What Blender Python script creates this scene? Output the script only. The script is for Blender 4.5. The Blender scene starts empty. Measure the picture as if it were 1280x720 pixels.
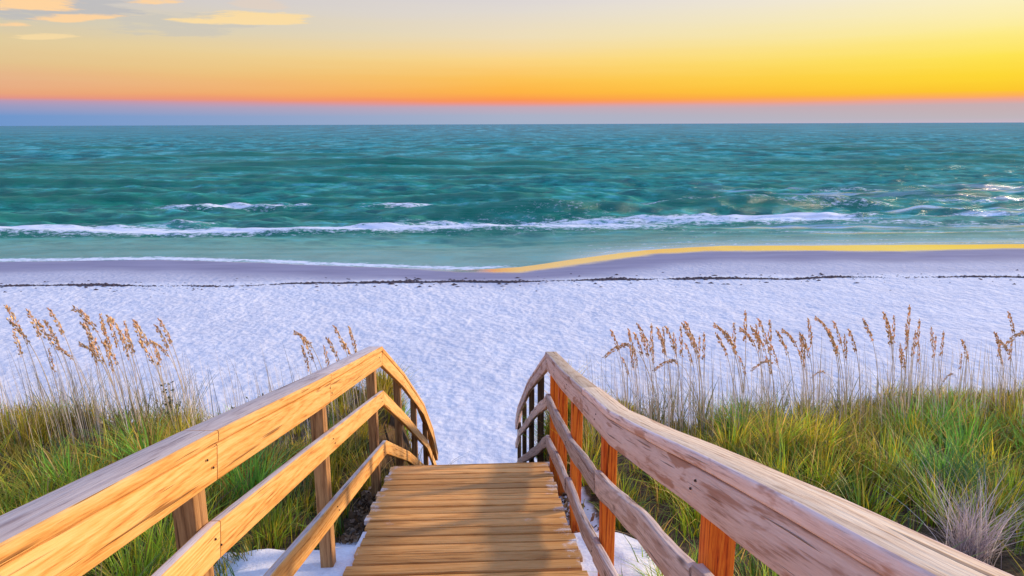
import bpy, math, random
import numpy as np
random.seed(7); rng = np.random.default_rng(11)
C = bpy.context.scene.collection
S = bpy.context.scene

# ------------------------------------------------------------------ layout
# walk axis = +Y (towards the sea), sea level z = 0, eye at (0, 0, 8)
EYE = 8.0
F_PX = 900.0
PITCH = math.atan(205/F_PX); YAW = math.atan(35/F_PX)
CX = -0.15            # centre line of the walkway
HW = 0.72             # inner face of the rails from the centre line
SUN_AZ = math.radians(66)   # from +Y towards +X
SUN_EL = math.radians(12.5)

Fv = np.array([math.sin(YAW)*math.cos(PITCH), math.cos(YAW)*math.cos(PITCH), -math.sin(PITCH)])
Rv = np.cross(Fv, [0, 0, 1]); Rv /= np.linalg.norm(Rv); Uv = np.cross(Rv, Fv)
_r = math.radians(0.2)
Rv, Uv = Rv*math.cos(_r)-Uv*math.sin(_r), Uv*math.cos(_r)+Rv*math.sin(_r)

def ray(px, py):
    return Fv + Rv*(px-640)/F_PX - Uv*(py-360)/F_PX
def azel(px, py):
    d = ray(px, py); d = d/np.linalg.norm(d)
    return math.degrees(math.atan2(d[0], d[1])), math.degrees(math.asin(d[2]))

# ------------------------------------------------------------------ numpy noise
_perm = np.random.default_rng(3).random((256, 256)).astype(np.float32)
def vnoise(x, y, seed=0):
    x = np.asarray(x, float)+seed*17.31; y = np.asarray(y, float)+seed*5.77
    xi = np.floor(x).astype(int); yi = np.floor(y).astype(int)
    xf = x-xi; yf = y-yi
    u = xf*xf*(3-2*xf); v = yf*yf*(3-2*yf)
    a = _perm[xi & 255, yi & 255]; b = _perm[(xi+1) & 255, yi & 255]
    c = _perm[xi & 255, (yi+1) & 255]; d = _perm[(xi+1) & 255, (yi+1) & 255]
    return (a*(1-u)+b*u)*(1-v)+(c*(1-u)+d*u)*v
def fbm(x, y, o=4, seed=0):
    s = 0; a = .5; t = 0
    for k in range(o):
        s = s+a*vnoise(x*2**k, y*2**k, seed+k*3); t += a; a *= .5
    return s/t
def sstep(a, b, x):
    t = np.clip((np.asarray(x, float)-a)/(b-a), 0, 1); return t*t*(3-2*t)

# ------------------------------------------------------------------ shoreline
NX = [-60, -30, -20, -14, -9.8, -5, -1.1, 1.9, 5, 10.5, 14, 20, 26, 34.5, 60]
NY = [43.1, 42.9, 43.1, 42.0, 40.8, 39.6, 38.2, 37.8, 39.6, 43.0, 43.8, 43.6, 43.0, 43.7, 44.0]
FX = [-60, -30, -20, -14, -9.8, -5, -1.2, 2, 5, 10.4, 16, 24, 37, 60]
FY = [44.2, 44.0, 44.1, 43.0, 41.8, 40.7, 39.8, 40.4, 42.5, 45.7, 47.0, 46.7, 46.5, 46.8]
def y_near(x):
    return np.interp(x, NX, NY)+.25*(fbm(np.asarray(x)*.5, 0, 3, 5)-.5)
def y_far(x):
    return np.interp(x, FX, FY)+.3*(fbm(np.asarray(x)*.6, 0, 3, 9)-.5)

def deck_z(y): return EYE-1.765-.207*y
def stair_z(y): return EYE-3.05-.56*(y-6.05)

def ground_z(x, y):
    x = np.asarray(x, float); y = np.asarray(y, float)
    lat = np.abs(x-CX)
    # dune falling gently towards the sea, then steeply to the beach
    dune = EYE-1.88-.205*np.minimum(y, 8.1)
    dune = np.where(y < -1, EYE-1.88+.205, dune)
    away = sstep(.9, 2.2, lat)
    dune = dune+away*(.30*(fbm(x*.55, y*.55, 3, 1)-.5)+.10*(fbm(x*1.7, y*1.7, 2, 4)-.5))
    dune = dune-.14*(lat < .70)*(y < 6.2)
    dune = dune-sstep(4.3, 4.8, y)*sstep(1.6, .9, lat)*.10
    # beach
    yn = y_near(x); yf = y_far(x)
    beach = np.interp(y, [8, 14, 20, 27, 34.7], [1.6, .96, .76, .58, .40])
    tail = .40+(.17-.40)*np.clip((y-34.7)/np.maximum(yn-34.7, .5), 0, 1)
    film = .17-.17*(y-yn)/np.maximum(yf-yn, .5)
    sub = -.05*(y-yf)
    b = np.where(y <= 34.7, beach, np.where(y <= yn, tail, np.where(y <= yf, film, np.maximum(sub, -6))))
    dry = sstep(34.8, 33.5, y)
    b = b+dry*(.16*(fbm(x*.22, y*.3, 3, 6)-.5)+.07*(fbm(x*1.6, y*1.6, 2, 8)-.5))
    s = sstep(8.0+.5*(fbm(x*.6, 3, 2, 2)-.5)+np.where(x < CX, 1.1, .3)*sstep(3.2, 1.8, lat), 14.2, y)
    z = dune*(1-s)+b*s
    # trench of the stairs
    tr = stair_z(y)-.30
    k = sstep(1.25, .90, lat)*sstep(5.6, 6.4, y)*sstep(15, 13.5, y)
    z = np.where(y > 5.6, z*(1-k)+np.minimum(z, np.maximum(tr, b-.02))*k, z)
    return z

# ------------------------------------------------------------------ helpers
def lin(r, g, b):
    f = lambda c: (c/255)/12.92 if c/255 <= .04045 else ((c/255+.055)/1.055)**2.4
    return (f(r), f(g), f(b), 1)

def mesh_np(name, verts, faces, mat=None, parent=None, smooth=False, attrs=None, uv=None, midx=None, cattrs=None):
    """verts (n,3); faces: list of arrays (m,k)"""
    me = bpy.data.meshes.new(name)
    verts = np.asarray(verts, np.float32)
    me.vertices.add(len(verts)); me.vertices.foreach_set('co', verts.ravel())
    loops = np.concatenate([np.asarray(f, np.int32).ravel() for f in faces])
    sizes = np.concatenate([np.full(len(f), np.asarray(f).shape[1], np.int32) for f in faces])
    starts = np.concatenate([[0], np.cumsum(sizes)[:-1]]).astype(np.int32)
    me.loops.add(len(loops)); me.loops.foreach_set('vertex_index', loops)
    me.polygons.add(len(sizes)); me.polygons.foreach_set('loop_start', starts)
    me.polygons.foreach_set('loop_total', sizes)
    if midx is not None: me.polygons.foreach_set('material_index', np.asarray(midx, np.int32))
    me.polygons.foreach_set('use_smooth', np.full(len(sizes), bool(smooth)))
    if uv is not None:
        l = me.uv_layers.new(name='UVMap'); l.data.foreach_set('uv', np.asarray(uv, np.float32).ravel())
    for k, v in (attrs or {}).items():
        a = me.attributes.new(k, 'FLOAT', 'POINT'); a.data.foreach_set('value', np.asarray(v, np.float32))
    for k, v in (cattrs or {}).items():
        a = me.attributes.new(k, 'FLOAT_COLOR', 'POINT'); a.data.foreach_set('color', np.asarray(v, np.float32).ravel())
    me.update(calc_edges=True); me.validate()
    for m in (mat if isinstance(mat, (list, tuple)) else [mat]):
        if m: me.materials.append(m)
    o = bpy.data.objects.new(name, me); C.objects.link(o)
    if parent: o.parent = parent
    return o

def tag(o, label=None, cat=None, group=None, kind=None):
    if label: o['label'] = label
    if cat: o['category'] = cat
    if group: o['group'] = group
    if kind: o['kind'] = kind
    return o
def empty(name, loc=(0, 0, 0)):
    o = bpy.data.objects.new(name, None); o.location = loc; o.empty_display_size = .2
    C.objects.link(o); return o

class Sweep:
    """a timber of rectangular section with rounded arrises swept along a path"""
    def __init__(s): s.v = []; s.f = []; s.uv = []; s.mi = []; s.t = []; s.n = 0
    def add(s, path, w, h, side=(1, 0, 0), align='top_in', c=.006, wob=0., step=.08, tint=None, sgn=1, seg=2, bend=0.):
        P = np.array(path, float); side = np.array(side, float)
        d = np.r_[0, np.cumsum(np.linalg.norm(np.diff(P, axis=0), axis=1))]
        n = max(2, int(d[-1]/step)+1); q = np.linspace(0, d[-1], n)
        q = np.unique(np.round(np.r_[q, d], 5)); n = len(q)
        Q = np.stack([np.interp(q, d, P[:, k]) for k in range(3)], 1)
        T = np.gradient(Q, q, axis=0); T /= np.linalg.norm(T, axis=1)[:, None]
        Sd = side[None]-T*(T@side)[:, None]; Sd /= np.linalg.norm(Sd, axis=1)[:, None]
        Up = np.cross(Sd, T); 
        if abs(T[0][2]) < .95: Up = np.where((Up[:, 2] < 0)[:, None], -Up, Up)
        # profile loop
        pr = []
        for (cx_, cy_, a0) in ((w/2-c, h/2-c, 0), (-w/2+c, h/2-c, 90), (-w/2+c, -h/2+c, 180), (w/2-c, -h/2+c, 270)):
            for k in range(seg+1):
                a = math.radians(a0+90*k/seg); pr.append((cx_+c*math.cos(a), cy_+c*math.sin(a)))
        pr = np.array(pr); m = len(pr)
        per = np.r_[0, np.cumsum(np.linalg.norm(np.diff(np.vstack([pr, pr[:1]]), axis=0), axis=1))]
        off = np.zeros(2)
        if align == 'top': off = np.array([0, -h/2])
        pr = pr+off
        u0, v0 = random.uniform(0, 60), random.uniform(0, 60)
        sd = random.random()*50
        ring = []
        for i in range(n):
            p2 = pr.copy()
            if wob:
                ang = np.arctan2(pr[:, 1]-off[1], pr[:, 0])
                nz = vnoise(np.full(m, q[i]*3.1+sd), ang*1.3+3, 1)-.5+.5*(vnoise(np.full(m, q[i]*9+sd), ang*2.2+3, 2)-.5)
                p2 = (p2-off)*(1+wob*nz[:, None]*2)+off
                bx = (vnoise(q[i]*1.5+sd, 4.2)-.5)*bend; bz = (vnoise(q[i]*1.3+sd, 9.2)-.5)*bend
                p2 = p2+np.array([bx, bz])
            ring.append(Q[i]+p2[:, :1]*Sd[i]+p2[:, 1:]*Up[i])
        V = np.vstack(ring); b = s.n
        s.v.append(V)
        tt = random.random() if tint is None else tint
        s.t.append(np.full(len(V), tt))
        # the arris faces (narrow) belong with sides; top faces = slot 1
        for i in range(n-1):
            for k in range(m):
                k2 = (k+1) % m
                s.f.append((b+i*m+k, b+i*m+k2, b+(i+1)*m+k2, b+(i+1)*m+k))
                s.uv += [(q[i]+u0, per[k]+v0), (q[i]+u0, per[k+1]+v0), (q[i+1]+u0, per[k+1]+v0), (q[i+1]+u0, per[k]+v0)]
                s.mi.append(1 if k == seg else 0)
        for e, sg in ((0, 1), (n-1, -1)):
            cidx = b+n*m+(0 if e == 0 else 1)
            s.v.append(V[e*m:(e+1)*m].mean(0)[None]); s.t.append(np.array([tt]))
            for k in range(m):
                a_, b_ = b+e*m+k, b+e*m+(k+1) % m
                s.f.append((a_, cidx, b_, b_) if sg == 1 else (b_, cidx, a_, a_))
                s.uv += [(u0+.02*pr[k][0], v0+pr[k][1]*3), (u0, v0), (u0, v0+pr[(k+1) % m][1]*3), (u0, v0)]
                s.mi.append(0)
        s.n = b+n*m+2
        return s
    def build(s, name, mats, parent=None):
        V = np.vstack(s.v); T = np.concatenate(s.t)
        quads = np.array(s.f); tri = quads[:, 2] == quads[:, 3]
        uv = np.array(s.uv).reshape(-1, 4, 2); mi = np.array(s.mi)
        if not isinstance(mats, (list, tuple)): mats = [mats, mats]
        o = mesh_np(name, V, [quads[~tri], quads[tri][:, :3]], list(mats), parent, True,
                    {'tint': T}, np.concatenate([uv[~tri].reshape(-1, 2), uv[tri][:, :3].reshape(-1, 2)]),
                    np.concatenate([mi[~tri], mi[tri]]))
        o.data.set_sharp_from_angle(angle=math.radians(50))
        return o

# ------------------------------------------------------------------ materials
class N:
    def __init__(s, name):
        s.m = bpy.data.materials.new(name); s.m.use_nodes = True; s.t = s.m.node_tree
        s.t.nodes.clear(); s.out = s.t.nodes.new('ShaderNodeOutputMaterial')
    def n(s, typ, **kw):
        nd = s.t.nodes.new(typ)
        for k, v in kw.items():
            if k == 'inp':
                for a, b in v.items():
                    if isinstance(b, bpy.types.NodeSocket): s.t.links.new(b, nd.inputs[a])
                    else: nd.inputs[a].default_value = b
            else: setattr(nd, k, v)
        return nd
    def math(s, op, a, b=0., c=None, clamp=False):
        inp = {0: a, 1: b}
        if c is not None: inp[2] = c
        return s.n('ShaderNodeMath', operation=op, use_clamp=clamp, inp=inp).outputs[0]
    def ramp(s, fac, stops, interp='LINEAR'):
        r = s.n('ShaderNodeValToRGB', inp={0: fac}); cr = r.color_ramp; cr.interpolation = interp
        while len(cr.elements) < len(stops): cr.elements.new(.5)
        for e, (p, c) in zip(cr.elements, stops):
            e.position = p; e.color = c if hasattr(c, '__len__') else (c, c, c, 1)
        return r.outputs[0]
    def mix(s, fac, a, b, bt='MIX'):
        nd = s.n('ShaderNodeMix', data_type='RGBA', blend_type=bt)
        for i, v in ((0, fac), (6, a), (7, b)):
            if isinstance(v, bpy.types.NodeSocket): s.t.links.new(v, nd.inputs[i])
            else: nd.inputs[i].default_value = v
        return nd.outputs[2]
    def noise(s, vec, scale, detail=4, rough=.55, dist=0.):
        return s.n('ShaderNodeTexNoise', inp={'Vector': vec, 'Scale': scale, 'Detail': detail, 'Roughness': rough, 'Distortion': dist}).outputs[0]
    def mapping(s, vec, scale=(1, 1, 1), loc=(0, 0, 0)):
        return s.n('ShaderNodeMapping', inp={0: vec, 1: loc, 3: scale}).outputs[0]
    def attr(s, name, col=False):
        return s.n('ShaderNodeAttribute', attribute_name=name).outputs[0 if col else 2]

def wood(name, light, mid, dark, knots=.5, stain=None, stain_amt=0., rough=.7, grain=1., tintamt=.35, sand=0.):
    k = N(name)
    uv = k.n('ShaderNodeUVMap').outputs[0]
    warp = k.noise(k.mapping(uv, (.7, 3, 1)), 1, 2)
    wv = k.n('ShaderNodeCombineXYZ', inp={0: 0., 1: k.math('MULTIPLY', k.math('SUBTRACT', warp, .5), .016), 2: 0.}).outputs[0]
    p = k.n('ShaderNodeVectorMath', operation='ADD', inp={0: uv, 1: wv}).outputs[0]
    g1 = k.noise(k.mapping(p, (1.5, 42, 1)), 1, 6, .7)
    g2 = k.noise(k.mapping(p, (9, 170, 1)), 1, 3, .65)
    blot = k.noise(k.mapping(uv, (.9, 11, 1)), 1, 4, .6)
    rings = k.math('ABSOLUTE', k.math('SINE', k.math('MULTIPLY', k.math('ADD', k.noise(k.mapping(p, (.35, 7, 1)), 1, 1, .4), 0), 46)))
    f = k.math('ADD', k.math('MULTIPLY', k.math('ADD', k.math('MULTIPLY', k.math('SUBTRACT', g1, .5), .8), .5), .9), k.math('MULTIPLY', rings, .22*grain))
    f = k.math('ADD', f, k.math('MULTIPLY', k.math('SUBTRACT', g2, .5), .85*grain))
    f = k.math('ADD', f, k.math('MULTIPLY', k.math('SUBTRACT', blot, .5), .5))
    col = k.ramp(f, [(.30, dark), (.52, mid), (.78, light)])
    if stain:
        sn = k.noise(k.mapping(p, (2.2, 13, 1)), 1, 4, .6, .6)
        col = k.mix(k.ramp(sn, [(.54, 0.), (.60, stain_amt)]), col, stain)
    tint = k.attr('tint')
    col = k.mix(1., col, k.ramp(tint, [(0, 1-tintamt), (1, 1.0+tintamt*.2)]), 'MULTIPLY')
    # cracks along the grain and knots
    cr = k.noise(k.mapping(p, (1.1, 48, 1), (7, 3, 0)), 1, 2, .5)
    cr2 = k.noise(k.mapping(p, (2.0, 95, 1), (3, 9, 0)), 1, 2, .5)
    crk = k.math('MAXIMUM', k.ramp(cr, [(.30, 1.), (.345, 0.)]), k.ramp(cr2, [(.27, .9), (.32, 0.)]))
    vo = k.n('ShaderNodeTexVoronoi', feature='F1', inp={'Vector': k.mapping(p, (2.2, 7, 1)), 'Scale': 1., 'Randomness': 1.}).outputs['Distance']
    kn = k.ramp(vo, [(.05, 1.), (.13, .0)])
    dk = k.math('MAXIMUM', k.math('MULTIPLY', crk, .75), k.math('MULTIPLY', kn, knots))
    col = k.mix(dk, col, (dark[0]*.35, dark[1]*.3, dark[2]*.3, 1))
    h = k.math('SUBTRACT', k.math('ADD', k.math('MULTIPLY', g2, .0012), k.math('MULTIPLY', g1, .003)), k.math('MULTIPLY', crk, .003))
    if sand:
        geo = k.n('ShaderNodeNewGeometry')
        pos = geo.outputs['Position']
        sx = k.n('ShaderNodeSeparateXYZ', inp={0: pos})
        e = k.math('MULTIPLY', k.math('SUBTRACT', k.math('ABSOLUTE', k.math('SUBTRACT', sx.outputs[0], CX)), .56), 5.)
        nz = k.noise(pos, 7, 5, .65)
        yy = k.math('ABSOLUTE', k.math('SUBTRACT', sx.outputs[1], 4.46))
        e2 = k.math('SUBTRACT', .55, k.math('MULTIPLY', yy, 5.))
        s_ = k.math('ADD', k.math('MAXIMUM', e, e2), k.math('MULTIPLY', k.math('SUBTRACT', nz, .62), 3.2))
        nz2 = k.noise(pos, 160, 3, .7)
        s_ = k.math('ADD', s_, k.math('MULTIPLY', k.math('SUBTRACT', nz2, .5), 1.3))
        sm = k.math('MULTIPLY', k.ramp(s_, [(.25, 0.), (.9, 1.)]), sand)
        col = k.mix(sm, col, (.74, .73, .74, 1))
    b = k.n('ShaderNodeBump', inp={'Strength': 1., 'Distance': 1., 'Height': h})
    bs = k.n('ShaderNodeBsdfPrincipled', inp={'Base Color': col, 'Roughness': rough, 'Normal': b.outputs[0], 'Specular IOR Level': .18})
    k.t.links.new(bs.outputs[0], k.out.inputs[0])
    return k.m

M = {}
M['pine'] = wood('orange_pine', (.90, .52, .19, 1), (.78, .38, .10, 1), (.50, .19, .04, 1), knots=.6, tintamt=.15)  # orange is the wood's own base colour
M['grey_top'] = wood('weathered_grey_wood', (.84, .70, .62, 1), (.72, .57, .51, 1), (.46, .34, .31, 1), knots=.5, rough=.85)
M['post_brown'] = wood('brown_post_wood', (.56, .31, .13, 1), (.38, .19, .075, 1), (.17, .08, .03, 1), knots=.3)
M['pink_face'] = wood('weathered_pink_wood', (.92, .70, .62, 1), (.80, .57, .49, 1), (.50, .30, .23, 1), knots=.8,
                      stain=(.45, .19, .10, 1), stain_amt=.7, rough=.85)
M['cream_top'] = wood('bleached_top_wood', (.88, .68, .46, 1), (.76, .53, .33, 1), (.50, .30, .17, 1), knots=.5, rough=.75)
M['driftwood'] = wood('driftwood_rail', (.74, .58, .49, 1), (.58, .43, .36, 1), (.32, .21, .16, 1), knots=.7, rough=.85,
                      stain=(.36, .20, .13, 1), stain_amt=.5)
M['redwood'] = wood('red_stained_post', (.86, .22, .025, 1), (.64, .10, .012, 1), (.24, .03, .008, 1), knots=.1, grain=1.6, tintamt=.15)
M['deck'] = wood('deck_wood', (.92, .51, .18, 1), (.79, .38, .10, 1), (.42, .17, .045, 1), knots=.3, tintamt=.45, sand=1., rough=.6)
M['dark_wood'] = wood('old_and_shaded_wood', (.16, .10, .05, 1), (.10, .06, .03, 1), (.04, .025, .015, 1), knots=.3)

def mat_simple(name, col, rough=.6, metal=0.):
    k = N(name); bs = k.n('ShaderNodeBsdfPrincipled', inp={'Base Color': col, 'Roughness': rough, 'Metallic': metal})
    k.t.links.new(bs.outputs[0], k.out.inputs[0]); return k.m
M['nail'] = mat_simple('rusty_nail', (.06, .035, .025, 1), .6, .6)

def mat_sand():
    k = N('white_sand')
    pos = k.n('ShaderNodeNewGeometry').outputs['Position']
    wet = k.attr('wet'); lit = k.attr('litter')
    n1 = k.noise(pos, .35, 5, .6); n2 = k.noise(pos, 5, 4, .65); n3 = k.noise(pos, 60, 2, .6)
    base = k.ramp(k.math('ADD', k.math('MULTIPLY', n1, .5), k.math('MULTIPLY', n2, .5)),
                  [(.35, (.66, .655, .68, 1)), (.62, (.82, .815, .825, 1))])
    base = k.mix(k.ramp(k.noise(pos, 2.3, 7, .75), [(.40, .38), (.52, 0.)]), base, (.52, .51, .56, 1))
    base = k.mix(.35, base, k.ramp(n3, [(.3, (.58, .57, .60, 1)), (.7, (.9, .9, .9, 1))]))
    damp = k.math('MULTIPLY', wet, 1., clamp=True)
    film = k.math('SUBTRACT', wet, 1., clamp=True)
    dn = k.noise(k.mapping(pos, (.25, 1.2, 1)), 1, 3)
    dampc = k.ramp(dn, [(.3, (.22, .205, .29, 1)), (.7, (.29, .275, .37, 1))])
    col = k.mix(damp, base, dampc)
    col = k.mix(film, col, (.42, .36, .33, 1))
    ln = k.noise(pos, 14, 4, .7)
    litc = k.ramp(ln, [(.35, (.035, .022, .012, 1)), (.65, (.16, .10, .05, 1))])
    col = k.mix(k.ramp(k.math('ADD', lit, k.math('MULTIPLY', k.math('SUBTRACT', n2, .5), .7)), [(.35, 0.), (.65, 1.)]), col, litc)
    # trampled surface
    v1 = k.n('ShaderNodeTexVoronoi', feature='SMOOTH_F1', inp={'Vector': k.mapping(pos, (2.6, 2.0, .2)), 'Scale': 1., 'Smoothness': .6}).outputs['Distance']
    v2 = k.n('ShaderNodeTexVoronoi', feature='SMOOTH_F1', inp={'Vector': k.mapping(pos, (5.5, 4.4, .2), (3, 1, 0)), 'Scale': 1., 'Smoothness': .5}).outputs['Distance']
    big = k.noise(k.mapping(pos, (.4, .7, .2)), 1, 4, .6)
    h = k.math('ADD', k.math('MULTIPLY', v1, .055), k.math('MULTIPLY', v2, .04))
    h = k.math('ADD', h, k.math('MULTIPLY', k.noise(pos, 7, 5, .75), .045))
    h = k.math('ADD', h, k.math('MULTIPLY', big, .05))
    sy = k.n('ShaderNodeSeparateXYZ', inp={0: pos}).outputs[1]
    near = k.math('SUBTRACT', 1., k.math('MULTIPLY', k.math('SUBTRACT', sy, 5., clamp=False), .2), clamp=True)
    amp = k.math('SUBTRACT', 1., k.math('MULTIPLY', near, .6))
    h = k.math('MULTIPLY', k.math('MULTIPLY', h, k.math('SUBTRACT', 1., damp)), amp)
    hw = k.math('MULTIPLY', k.noise(k.mapping(pos, (.35, 2.6, 1)), 1, 3), .011)
    h = k.math('ADD', h, k.math('MULTIPLY', damp, hw))
    b = k.n('ShaderNodeBump', inp={'Strength': .9, 'Distance': 1., 'Height': h})
    rough = k.math('SUBTRACT', .95, k.math('ADD', k.math('MULTIPLY', damp, .35), k.math('MULTIPLY', film, .53)))
    spec = k.math('ADD', .15, k.math('MULTIPLY', film, 1.0, clamp=True))
    bs = k.n('ShaderNodeBsdfPrincipled', inp={'Base Color': col, 'Roughness': rough, 'Normal': b.outputs[0], 'Specular IOR Level': spec,
                                              'Coat Weight': film, 'Coat Roughness': .06, 'Coat IOR': 1.6})
    k.t.links.new(bs.outputs[0], k.out.inputs[0]); return k.m

def mat_sea():
    k = N('sea_water')
    pos = k.n('ShaderNodeNewGeometry').outputs['Position']
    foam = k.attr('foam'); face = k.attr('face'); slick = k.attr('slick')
    sep = k.n('ShaderNodeSeparateXYZ', inp={0: pos})
    dist = k.math('LOGARITHM', k.math('MAXIMUM', sep.outputs[1], 10.), 10.)
    col = k.ramp(k.math('DIVIDE', k.math('SUBTRACT', dist, 1.6), 2.4),
                 [(0, (.22, .40, .34, 1)), (.05, (.10, .34, .25, 1)), (.12, (.012, .29, .195, 1)), (.25, (.001, .275, .225, 1)), (.5, (.0, .26, .30, 1)), (1, (.0, .21, .34, 1))])
    farw = k.n('ShaderNodeMapRange', inp={0: sep.outputs[1], 1: 85., 2: 210.}).outputs[0]
    vfar = k.n('ShaderNodeMapRange', inp={0: sep.outputs[1], 1: 300., 2: 900.}).outputs[0]
    pa = k.noise(k.mapping(pos, (.26, .40, 1)), 1, 7, .68, .3)
    pb = k.noise(k.mapping(pos, (.13, .06, 1)), 1, 6, .66, .4)
    pc = k.noise(k.mapping(pos, (.06, .006, 1)), 1, 6, .66, .3)
    pw = k.n('ShaderNodeMix', data_type='FLOAT', inp={0: farw, 2: pa, 3: pb}).outputs[0]
    pw = k.n('ShaderNodeMix', data_type='FLOAT', inp={0: vfar, 2: pw, 3: pc}).outputs[0]
    pt = k.noise(k.mapping(pos, (.02, .06, 1)), 1, 4, .6)
    calm_ = k.n('ShaderNodeMapRange', inp={0: sep.outputs[1], 1: 48., 2: 60., 3: .25, 4: 1.}).outputs[0]
    col = k.mix(k.ramp(pt, [(.42, 0.), (.62, .40)]), col, (.001, .19, .13, 1))
    col = k.mix(k.math('MULTIPLY', calm_, k.ramp(pw, [(.48, 0.), (.58, .75)])), col, (.0005, .10, .085, 1))
    col = k.mix(k.math('MULTIPLY', calm_, k.ramp(pw, [(.38, .65), (.46, 0.)])), col, (.09, .50, .49, 1))  # pale aqua dabs: sky reflections put into the water colour
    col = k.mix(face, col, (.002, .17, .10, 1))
    fn = k.noise(k.mapping(pos, (1.6, 2.8, 1)), 1, 6, .75)
    fm = k.ramp(k.math('ADD', foam, k.math('MULTIPLY', k.math('SUBTRACT', fn, .5), 3.0)), [(.40, 0.), (.85, 1.)])
    fm = k.math('MULTIPLY', fm, k.ramp(foam, [(.04, 0.), (.2, 1.)]))
    col = k.mix(fm, col, (.74, .77, .82, 1))
    r1 = k.noise(k.mapping(pos, (.8, 1.9, 1)), 1, 7, .72)
    r2 = k.noise(k.mapping(pos, (.14, .46, 1)), 1, 7, .7)
    r3 = k.noise(k.mapping(pos, (.02, .085, 1)), 1, 9, .72)
    h = k.math('ADD', k.math('MULTIPLY', r1, .20), k.math('MULTIPLY', r2, .7))
    h = k.math('ADD', h, k.math('MULTIPLY', r3, 1.6))
    sh = k.ramp(k.math('MULTIPLY', k.math('SUBTRACT', sep.outputs[1], 40.), .04), [(0, .12), (1, 1.)])
    h = k.math('MULTIPLY', k.math('MULTIPLY', h, sh), k.math('SUBTRACT', 1., k.math('MULTIPLY', slick, .82)))
    b = k.n('ShaderNodeBump', inp={'Strength': .7, 'Distance': 1., 'Height': h})
    b_soft = k.n('ShaderNodeBump', inp={'Strength': .25, 'Distance': 1., 'Height': h})
    rough = k.math('ADD', .26, k.math('MULTIPLY', fm, .6))
    fr = k.n('ShaderNodeFresnel', inp={'IOR': 1.33, 'Normal': b.outputs[0]}).outputs[0]
    # a ruffled sea never reaches full mirror reflection: its slopes hide one another
    calm = k.n('ShaderNodeMapRange', inp={0: sep.outputs[1], 1: 62., 2: 46., 3: .16, 4: .40}).outputs[0]
    fac = k.math('MINIMUM', k.math('MULTIPLY', fr, .42), calm)
    fac = k.math('MAXIMUM', fac, k.math('MULTIPLY', slick, k.math('SUBTRACT', .72, k.math('MULTIPLY', face, .5))))
    rough = k.math('SUBTRACT', rough, k.math('MULTIPLY', slick, .12))
    df = k.n('ShaderNodeBsdfDiffuse', inp={'Color': col, 'Normal': b_soft.outputs[0]})
    gl = k.n('ShaderNodeBsdfGlossy', inp={'Color': (1, 1, 1, 1), 'Roughness': rough, 'Normal': b.outputs[0]})
    bs = k.n('ShaderNodeMixShader', inp={0: fac, 1: df.outputs[0], 2: gl.outputs[0]})
    k.t.links.new(bs.outputs[0], k.out.inputs[0]); return k.m

def mat_leaf(name, transl=.45, rough=.55):
    k = N(name)
    col = k.attr('col', True)
    d = k.n('ShaderNodeBsdfDiffuse', inp={'Color': col})
    t = k.n('ShaderNodeBsdfTranslucent', inp={'Color': col})
    g = k.n('ShaderNodeBsdfGlossy', inp={'Color': (.9, .9, .8, 1), 'Roughness': .45})
    m1 = k.n('ShaderNodeMixShader', inp={0: transl, 1: d.outputs[0], 2: t.outputs[0]})
    m2 = k.n('ShaderNodeMixShader', inp={0: .04, 1: m1.outputs[0], 2: g.outputs[0]})
    k.t.links.new(m2.outputs[0], k.out.inputs[0]); return k.m
M['sand'] = mat_sand(); M['sea'] = mat_sea(); M['leaf'] = mat_leaf('grass_blades', .42); M['straw'] = mat_leaf('dry_stems', .3)

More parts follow.
